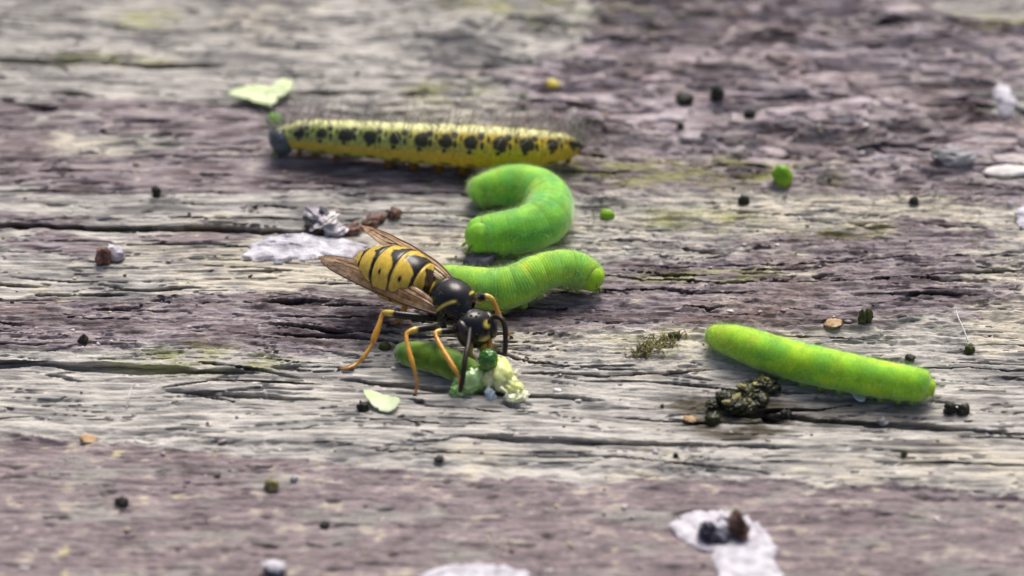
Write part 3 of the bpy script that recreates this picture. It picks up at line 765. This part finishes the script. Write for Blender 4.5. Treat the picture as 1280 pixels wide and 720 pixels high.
pal('film', (.45, .55, .62), (.65, .74, .78), scale=7, rough=.25, bump=.3)
pal('moss', (.10, .09, .02), (.38, .35, .16), scale=10, rough=.7, bump=.2)
pal('fibre', (.55, .52, .48), (.75, .72, .68), scale=10, rough=.6, bump=0)
pal('dark_fibre', (.02, .02, .018), (.05, .05, .04), scale=10, rough=.6, bump=0)
pal('flesh_yellow', (.56, .66, .16), (.78, .82, .42), scale=5, rough=.1, spec=.7, bump=.15, bscale=14, sss=.8, sss_r=(.1, .1, .03))
pal('flesh_green', (.22, .46, .12), (.46, .66, .28), scale=6, rough=.12, spec=.7, bump=.2, bscale=14, sss=.4)
pal('flesh_cream', (.62, .66, .36), (.80, .82, .62), scale=8, rough=.3, spec=.5, bump=.4, sss=.4)
pal('gut_dark', (.015, .10, .006), (.06, .22, .01), scale=6, rough=.12, spec=.7, bump=.15)

def lump(name, label, cat, px, py, rx, rz, seed, mat, group=None, lobes=1, rough=.7, rot=0, ry=None, sub=3, smooth=True, sink=.4):
    """a crumb whose middle shows at (px, py), rx and rz pixels to its sides"""
    p = on(px, py+rz*.6); r = cm(rx, p)*.9; h = cm(rz, p)*.88; rr = random.Random(seed)
    aa = np.linspace(0, 6.28, 16); hh = bz(p.x+r*.6*np.cos(aa), p.y+r*.6*np.sin(aa)); gz = float(.6*hh.mean()+.4*hh.max()); parts = []
    for k in range(lobes):
        dx = 0 if lobes == 1 else (k/(lobes-1)-.5)*1.15*r
        f = 1 if lobes == 1 else .62
        c_ = (p.x+dx*math.cos(rot)+rr.uniform(-.1, .1)*r, p.y+dx*math.sin(rot)+rr.uniform(-.2, .2)*r*(lobes > 1), gz+h*(1-sink)*rr.uniform(.85, 1.1))
        parts.append(lump_geo(c_, (r*f*rr.uniform(.85, 1.1), (ry and cm(ry, p) or r*.85)*f if lobes > 1 else (cm(ry, p) if ry else r*.85), h*(.95 if lobes > 1 else 1)), seed+k*5, rough, 1.9, sub=sub, rot=rot+rr.uniform(-.3, .3), tilt=rr.uniform(-.25, .25)))
    V, F = join(parts)
    o = bpy.data.objects.new(name, None)
    V = np.asarray(V); base = Vector((p.x, p.y, gz))
    o = mesh_obj(name, V-np.array(base), F, mat, None, None, smooth, label=label, cat=cat, group=group)
    o.location = base
    return o
def sheet(poly, thick, seed, mat, name, parent=None, lift=None, rag=.06, lumpy=.4, rings=14, na=120, zoff=.004, **kw):
    """a splat or scrap with outline poly (photo pixels), lying on the board, thick in cm, with a rounded rim"""
    W = np.array([list(on(*q))[:2] for q in poly]); c0 = W.mean(0)
    d = W-c0; ang = np.arctan2(d[:, 1], d[:, 0]); rad_ = np.hypot(d[:, 0], d[:, 1]); o_ = np.argsort(ang)
    A = np.linspace(-np.pi, np.pi, na, endpoint=False)
    R = np.interp(A, np.concatenate([ang[o_]-2*np.pi, ang[o_], ang[o_]+2*np.pi]), np.tile(rad_[o_], 3))
    R = R*(1+rag*fbm(np.cos(A)*4+seed, np.sin(A)*4, 3, seed)+rag*.6*fbm(np.cos(A)*13, np.sin(A)*13+seed, 2, seed+2))
    V = []; top = []
    for side in (1, 0):
        for i in range(rings+1):
            q = i/rings; x = c0[0]+R*q*np.cos(A); y = c0[1]+R*q*np.sin(A)
            th = thick*np.sqrt(np.clip(1-q**4, 0, 1))*(1+lumpy*fbm(x*9+seed, y*9, 3, seed+4))
            l = 0 if lift is None else lift(x-c0[0], y-c0[1], q)
            z = .75*bzs(x, y)+.25*bmean(c0[0], c0[1], float(R.mean())*.6)+zoff+l
            z = np.maximum(z, bz(x, y)+zoff*.5+l) if thick > .015 else z
            V.append(np.stack([x, y, z+(th if side else -.002)], -1))
    V = np.vstack(V); F = []; half = (rings+1)*na
    for i in range(rings):
        for j in range(na):
            a, b = i*na+j, i*na+(j+1) % na
            F.append([a, a+na, b+na, b]); F.append([half+a, half+b, half+b+na, half+a+na])
    for j in range(na): a, b = rings*na+j, rings*na+(j+1) % na; F.append([a, half+a, half+b, b])
    if parent is None:
        base = np.array([c0[0], c0[1], bmean(c0[0], c0[1], .05)])
        o = mesh_obj(name, V-base, F, mat, None, None, True, **kw); o.location = base; return o
    return mesh_obj(name, V, F, mat, parent, None, True, **kw)
def strand(rowz): return [[*(on(px, py)+Vector((0, 0, z))), r] for px, py, z, r in rowz]

# the torn caterpillar the wasp is eating
g = on(575, 470)
torn = thing('torn_caterpillar', g, 'torn half-eaten caterpillar in bits under the wasp jaws', 'caterpillar')
rw = []
for px, py, h, rp in [(500, 440, .07, 9), (506, 441, .085, 14), (522, 444, .10, 17), (543, 448, .10, 18), (565, 456, .10, 18), (585, 466, .095, 17), (598, 474, .08, 12)]:
    p = at(px, py, h); p = at(px, py, h+bmean(p.x, p.y, .1)); rw.append([*p, cm(rp, p)])
Q, u_ = catmull(rw, 160)
V, F, I, TH = sweep(Q[:, :3], Q[:, 3], 56, disp=lambda i, th: 1+.05*np.abs(np.sin(i*.16))+.05*fbm(i*.06, th*2, 3, 5))
tcol = green((.09, .19, .012), (.20, .28, .018), (.05, .15, .015), [])(u_[I]*1.2, TH, u_[I]/6, 17)
mesh_obj('body', V, F, M['larva'], torn, tcol)
def flesh(name, px, py, z, rx, ry, rz, seed, mat, rough=.35, sub=4):
    p = at(px, py, z+bmean(at(px, py, z).x, at(px, py, z).y, .08)); k = cm(1, p)
    V, F = lump_geo(p, (rx*k, ry*k, rz*k), seed, rough, 2.2, sub, seed*.7, .2)
    return mesh_obj(name, V, F, M[mat], torn)
flesh('green_shred', 589, 476, .07, 21, 15, 18, 5, 'flesh_green', .32)
flesh('green_shred', 573, 487, .04, 13, 9, 7, 6, 'flesh_green', .6)
flesh('flesh', 626, 468, .10, 22, 15, 18, 7, 'flesh_yellow', .36)
flesh('flesh', 636, 481, .07, 19, 13, 11, 8, 'flesh_yellow', .4)
flesh('flesh', 613, 474, .09, 12, 12, 15, 9, 'flesh_yellow', .4)
flesh('pale_scrap', 646, 495, .045, 19, 11, 6, 10, 'flesh_cream', .3)
flesh('pale_scrap', 613, 495, .03, 7, 6, 10, 12, 'film', .6)
flesh('gut', 610, 450, .20, 13, 12, 14, 11, 'gut_dark', .22)
r5 = random.Random(5)
for k in range(9):      # strings of pulp
    x0 = r5.uniform(585, 650); y0 = r5.uniform(462, 492); a = [at(x0, y0, .10)]
    b = at(x0+r5.uniform(-16, 16), y0+r5.uniform(4, 14), .02); m_ = (a[0]+b)/2+Vector((r5.uniform(-.03, .03), -.02, .02))
    tube('pulp_string', [[*a[0], .012], [*m_, .008], [*b, .005]], M['flesh_cream'], torn, 10, 6)

D = 'dark caterpillar droppings scattered on the board'
lump('frass_pellet', 'black oval dropping on pale wood left of the spotted caterpillar', 'dropping', 196, 240, 7, 9, 1, M['frass_black'], D)
lump('frass_pellet', 'knobbly dark olive dropping above the straight caterpillar', 'dropping', 1081, 394, 11, 14, 2, M['frass_olive'], D, lobes=2, rot=.7, rough=.35)
pel = lump('frass_pellet', 'small dark green dropping with a pale thread near the right edge', 'dropping', 1212, 436, 7, 7, 3, M['frass_olive'], D)
tube('thread', strand([(1210, 432, .03, .006), (1203, 422, .08, .005), (1197, 412, .10, .004), (1194, 404, .11, .003)]), M['fibre'], pel, 16, 6)
lump('frass_pellet', 'large black dropping high up on the rough purple stain', 'dropping', 897, 118, 11, 13, 4, M['frass_black'], D, rough=.4)
lump('frass_pellet', 'small black dropping right of the large black one on rough stain', 'dropping', 937, 142, 8, 7, 5, M['frass_black'], D, rough=.35)
lump('frass_pellet', 'flat dark crumb left of the large black dropping on rough stain', 'dropping', 855, 122, 14, 7, 6, M['frass_black'], D, rough=.45)
lump('frass_pellet', 'tiny black speck below the flat dark crumb on rough stain', 'dropping', 851, 157, 6, 5, 7, M['frass_black'], D)
lump('frass_pellet', 'round black dropping below left of the bright green pellet', 'dropping', 930, 249, 8, 8, 8, M['frass_black'], D)
lump('frass_pellet', 'dark brown dropping right of the bright green pellet', 'dropping', 1142, 251, 6, 6, 9, M['frass_black'], D)
lump('frass_pellet', 'twin black droppings off the right tip of the straight caterpillar', 'dropping', 1195, 509, 15, 10, 10, M['frass_black'], D, lobes=2)
lump('frass_pellet', 'black dropping right of the wet heap below the straight caterpillar', 'dropping', 983, 522, 8, 7, 11, M['frass_black'], D)
lump('frass_pellet', 'black dropping at the lower left foot of the wet heap', 'dropping', 891, 522, 12, 9, 12, M['frass_wet'], D)
lump('frass_pellet', 'yellowish olive dropping on the purple stain in front', 'dropping', 340, 605, 9, 9, 13, M['moss'], D)
lump('frass_pellet', 'black crumb at the far left of the stain in front', 'dropping', 153, 626, 9, 6, 14, M['frass_black'], D, rough=.5)
lump('frass_pellet', 'flat dark crumb on the front stain, above the white capped stone', 'dropping', 405, 656, 8, 4, 15, M['frass_black'], D)
lump('frass_pellet', 'tiny dark crumb where bare wood meets the front stain', 'dropping', 549, 574, 7, 4, 16, M['frass_black'], D)
lump('frass_pellet', 'tiny dark crumb on bare wood at the lower right', 'dropping', 1130, 568, 5, 6, 17, M['frass_olive'], D)
lump('frass_pellet', 'tiny dark speck on bare wood above the white splat', 'dropping', 845, 569, 4, 4, 18, M['frass_black'], D)
lump('frass_pellet', 'dark green dropping behind the left legs of the wasp', 'dropping', 481, 432, 8, 6, 19, M['frass_olive'], D, rough=.4)
lump('frass_pellet', 'dark dropping against the pale green scrap below the wasp', 'dropping', 453, 508, 8, 8, 20, M['frass_black'], D)
lump('frass_pellet', 'small black crumb just above the straight caterpillar', 'dropping', 1138, 447, 7, 4, 21, M['frass_black'], D, rough=.5)
lump('frass_pellet', 'dark olive dropping at the end of the moss tuft', 'dropping', 842, 419, 8, 7, 22, M['frass_olive'], D)
lump('frass_pellet', 'grey green crumb on bare wood under the straight caterpillar', 'dropping', 1103, 525, 7, 5, 24, M['grey_chip'], D)
lump('green_pellet', 'bright green egg shaped pellet on the stain at upper right', 'pellet', 979, 218, 14, 18, 31, M['pellet_green'], rough=.2)
lump('green_pellet', 'small round green pellet right of the curled caterpillar', 'pellet', 760, 267, 10, 8, 32, M['pellet_green'], rough=.2)
lump('yellow_fleck', 'yellow fleck on the wood above the spotted caterpillar', 'fleck', 691, 103, 11, 6, 33, M['yellow_fleck'], sub=2)
lump('orange_chip', 'pale orange chip left of the knobbly olive dropping', 'chip', 1041, 405, 12, 2.5, 34, M['orange_chip'], sink=.65, rough=.5)
lump('orange_chip', 'orange chip at the left edge of the front stain', 'chip', 111, 549, 12, 2.5, 35, M['orange_chip'], sink=.65, rough=.5)
lump('orange_chip', 'pale orange chip left of the wet heap of droppings', 'chip', 863, 523, 9, 2.5, 36, M['orange_chip'], sink=.65, rough=.5)
lump('white_crumb', 'white crumb beside the yellowish olive dropping in front', 'crumb', 368, 598, 5, 4, 37, M['white_dropping'])
lump('white_crumb', 'white crumb on bare wood left of the tiny dark speck', 'crumb', 819, 565, 5, 3, 38, M['white_dropping'])
lump('white_crumb', 'white crumb near the right edge above the white flake', 'crumb', 1263, 255, 5, 4, 39, M['white_dropping'])
chip = thing('bark_chip', on(138, 328), 'reddish brown bark chip with a lilac side on the left', 'chip')
for nm, px, py, rx, rz, sd, mt, ro in (('block', 129, 322, 11, 13, 41, 'brown_chip', .2), ('flake', 146, 317, 13, 9, 42, 'lilac_chip', -.6)):
    p = on(px, py+rz*.6); V, F = lump_geo((p.x, p.y, p.z+cm(rz, p)*.75), (cm(rx, p), cm(rx*.8, p), cm(rz, p)), sd, .5, 1.3, 2, ro, .4); mesh_obj(nm, V, F, M[mt], chip, None, False)
lump('splinter', 'dark three cornered splinter standing on the stain at left', 'splinter', 105, 423, 8, 8, 43, M['frass_black'], rough=.6, sub=1, smooth=False)
lump('stone', 'dark slate lump under the head of the curled caterpillar', 'stone', 600, 322, 26, 9, 45, M['slate_lump'], rough=.35)
lump('wood_chip', 'blocky grey chip with dark ends at the right', 'chip', 1189, 196, 30, 12, 46, M['grey_chip'], rough=.35, sub=3, ry=16, smooth=False)
lump('wood_chip', 'long white splinter running off the right edge', 'splinter', 1260, 215, 38, 5, 47, M['pale_wood_chip'], rough=.3, ry=12)
# moss tuft
p0 = on(820, 432); r3 = random.Random(3); parts = []
for k in range(190):
    px = r3.gauss(817, 15); py = 435-(px-817)*.30+r3.gauss(0, 4.0); p = on(px, py)
    d = np.array([r3.gauss(0, .6), r3.gauss(0, .6), 1]); parts.append(hair_geo(np.array(p)-np.array([0, 0, .01]), d, r3.uniform(.05, .11), .008, np.array([r3.gauss(0, .03), r3.gauss(0, .03), -.02])))
V, F = join(parts)
mo = mesh_obj('moss_tuft', V-np.array(p0), F, M['moss'], None, label='dry yellow green moss tuft left of the straight caterpillar', cat='moss'); mo.location = p0
# the wet heap
heap = thing('dropping_heap', on(930, 512), 'wet dark olive heap of droppings below the straight caterpillar', 'dropping')
for k, (px, py, z, rx, ry, rz) in enumerate([(957, 481, .05, 16, 14, 12), (938, 489, .05, 20, 14, 13), (915, 502, .05, 22, 16, 12), (905, 496, .08, 10, 9, 9), (930, 508, .03, 18, 14, 9), (948, 498, .03, 14, 12, 9), (890, 506, .04, 8, 8, 7)]):
    p = at(px, py, z); p = at(px, py, z+bmean(p.x, p.y)); s_ = cm(1, p)
    V, F = lump_geo(p, (rx*s_, ry*s_, rz*s_*.72), 60+k, .6, 2.0, 4, k*.9, .2); mesh_obj('dropping', V, F, M['frass_wet'], heap)
for k, (px, py, z, rx) in enumerate([(928, 484, .10, 7), (944, 480, .09, 6), (908, 503, .10, 6), (920, 497, .11, 7), (936, 500, .09, 5), (958, 474, .10, 5)]):  # highlights on the heap, put in as pale olive lumps
    p = at(px, py, z); p = at(px, py, z+bmean(p.x, p.y)); s_ = cm(1, p)
    V, F = lump_geo(p, (rx*s_, rx*s_*.6, rx*s_*.45), 160+k, .7, 2.0, 3, k*1.3, .3); mesh_obj('olive_highlight', V, F, M['moss'], heap)
# curled scraps and leaves
sheet([(1054, 497), (1068, 505), (1080, 507), (1090, 500), (1087, 496), (1078, 501), (1066, 500)], .006, 71, M['film'], 'film_scrap', lift=lambda x, y, q: .03+.5*np.abs(x)**1.2, rag=.05,
      label='bluish white curl of film peeping out under the straight caterpillar', cat='film')
sheet([(455, 499), (463, 496), (478, 500), (488, 502), (500, 508), (498, 513), (486, 519), (472, 515), (462, 508)], .006, 72, M['leaf_pale'], 'leaf_scrap', lift=lambda x, y, q: .03+.25*x*x*8+.10*y, rag=.10,
      label='pale green scrap of leaf lying below the wasp', cat='leaf')
sheet([(284, 131), (300, 122), (318, 116), (340, 118), (356, 108), (366, 114), (360, 127), (347, 133), (338, 142), (328, 138), (310, 134)], .02, 73, M['leaf_pale'], 'leaf_scrap', lift=lambda x, y, q: .05+.14*np.abs(x), rag=.10,
      label='crumpled pale green leaf scrap at the head of the spotted caterpillar', cat='leaf')
lump('leaf_stalk', 'dark green bit of stalk touching the head of the spotted caterpillar', 'stalk', 343, 149, 14, 9, 74, M['leaf_dark'], rough=.2, rot=-.6)
sheet([(1251, 106), (1258, 106), (1263, 124), (1267, 140), (1263, 151), (1254, 153), (1249, 146), (1254, 128)], .035, 75, M['white_dropping'], 'feather_wisp', rag=.03, label='small white wisp of down near the upper right corner', cat='feather')
sheet([(1269, 266), (1276, 260), (1296, 262), (1300, 285), (1280, 288), (1271, 276)], .02, 76, M['white_dropping'], 'white_flake', rag=.15, label='white flake cut by the right edge of the picture', cat='flake')
# bird droppings
def dropping(label, poly, thick, seed, lumps=()):
    c_ = np.array(poly).mean(0); t = thing('bird_dropping', on(*c_), label, 'bird dropping', 'white bird droppings')
    sheet(poly, thick, seed, M['white_dropping'], 'white_splat', t, rag=.16, lumpy=.9, na=220, rings=24)
    for k, (px, py, z, rx, ry, rz, mt, ro) in enumerate(lumps):
        p = at(px, py, z); p = at(px, py, z+bmean(p.x, p.y)); s_ = cm(1, p)
        V, F = lump_geo(p, (rx*s_, ry*s_, rz*s_), seed*3+k, .8, 1.8, 4, ro, .15); mesh_obj('lump', V, F, M[mt], t)
dropping('white splat with dark brown lumps at the lower right', [(838, 656), (850, 646), (880, 641), (915, 640), (945, 650), (960, 668), (965, 700), (963, 760), (905, 770), (899, 715), (893, 690), (868, 683), (848, 672)], .012, 81,
         [(884, 664, .06, 9, 12, 12, 'slate_lump', .4), (900, 662, .05, 13, 12, 9, 'white_dropping', 0), (893, 672, .04, 16, 8, 6, 'slate_lump', 0), (921, 655, .10, 9, 13, 15, 'brown_chip', .4), (928, 664, .07, 8, 10, 12, 'brown_chip', .2), (905, 648, .08, 9, 7, 6, 'lilac_chip', .2)])
dropping('smooth white splat cut by the bottom edge, in the middle', [(522, 722), (545, 712), (575, 707), (610, 707), (640, 711), (662, 719), (668, 740), (640, 775), (560, 780), (525, 750)], .025, 83)
dropping('lilac white smear with crumpled bits behind the wasp', [(304, 318), (322, 306), (345, 296), (375, 292), (410, 297), (440, 304), (458, 314), (440, 324), (405, 321), (370, 325), (335, 328), (312, 326)], .026, 85)
cl = thing('seed_husk', on(405, 290), 'crumpled lilac and brown husk lying on the white smear', 'husk')
r6 = random.Random(12)
for k, (px, py, z, rx, ry, rz, mt, ro, ti) in enumerate([(396, 268, .14, 17, 14, 4, 'lilac_chip', .3, .5), (404, 276, .12, 20, 16, 4, 'pale_wood_chip', -.3, -.5), (414, 282, .09, 17, 12, 3.5, 'lilac_chip', -.6, .4), (388, 280, .09, 12, 12, 4, 'grey_chip', .6, 1.2),
                                                         (400, 285, .06, 18, 12, 5, 'brown_chip', 0, .1), (420, 289, .05, 14, 9, 5, 'lilac_chip', .2, -.3), (408, 270, .14, 13, 5, 3, 'slate_lump', -.8, .6), (393, 291, .03, 14, 8, 4, 'slate_lump', .3, .1)]):
    p = at(px, py, z); p = at(px, py, z+bmean(p.x, p.y)); s_ = cm(1, p)
    V, F = lump_geo(p, (rx*s_, ry*s_, rz*s_), 90+k, .75, 1.7, 3, ro, ti); mesh_obj('fold', V, F, M[mt], cl, None, k % 2 == 0)
lump('bark_crumb', 'reddish brown crumb between the husk and the wasp wing', 'crumb', 438, 287, 15, 7, 95, M['brown_chip'], rough=.9, ry=9)
lump('bark_crumb', 'grey brown crumb above the far wing of the wasp', 'crumb', 468, 276, 22, 7, 96, M['brown_chip'], rough=.9, rot=.6, ry=8)
lump('bark_crumb', 'orange brown crumb at the right end above the wasp wing', 'crumb', 494, 267, 9, 7, 97, M['brown_chip'], rough=.9)
st = thing('stone', on(343, 716), 'small dark stone with a white cap at the bottom edge', 'stone')
p = on(343, 716); s_ = cm(1, p)
V, F = lump_geo((p.x, p.y, p.z+4*s_), (13*s_, 11*s_, 7*s_), 98, .45, 1.4, 3); mesh_obj('base', V, F, M['slate_lump'], st)
V, F = lump_geo((p.x, p.y+2*s_, p.z+9*s_), (15*s_, 11*s_, 4*s_), 99, .5, 1.4, 3); mesh_obj('cap', V, F, M['white_dropping'], st)
def fibre(label, rowz, mat, cat='fibre'):
    r_ = strand(rowz); b_ = np.array(r_[len(r_)//2][:3]); r_ = [[*(np.array(q[:3])-b_), q[3]] for q in r_]
    o = tube('fibre', r_, mat, None, 24, 6, label=label, cat=cat); o.location = b_
fibre('dark curved fibre past the tail of the spotted caterpillar', [(716, 168, .02, .012), (724, 163, .05, .014), (738, 160, .06, .015), (750, 160, .05, .014), (759, 165, .02, .008)], M['dark_fibre'])
fibre('short white fibre on bare wood at the lower left', [(158, 512, .01, .006), (161, 504, .05, .007), (165, 498, .08, .006), (170, 494, .10, .004)], M['fibre'])

# dust and grit caught on the wood
M['grit'] = vcol_mat('grit', rough=.8, spec=.15, bump=.3, vary=.3, vscale=60)
r7 = np.random.RandomState(77); parts = []; gc = []
tones = np.array([(.62, .60, .58), (.06, .055, .05), (.34, .28, .29), (.48, .42, .28), (.14, .15, .06)])
for k in range(900):
    x, y = r7.uniform(-4.3, 4.3), r7.uniform(-3.4, 4.6); z = float(bz(x, y)); sz = .006*(1+2.2*r7.rand()**3)
    v, f = lump_geo((x, y, z+sz*.35), (sz*r7.uniform(.8, 2.2), sz, sz*.55), int(r7.randint(40)), .6, 1.6, 1, r7.uniform(-.6, .6), r7.uniform(-.3, .3))
    parts.append((v, f)); gc.append(np.tile(tones[r7.choice(5, p=[.30, .25, .2, .15, .10])], (len(v), 1)))
V, F = join(parts)
mesh_obj('grit', V, F, M['grit'], None, np.vstack(gc), True, label='fine grit and dust scattered over the board', cat='grit', kind='stuff')
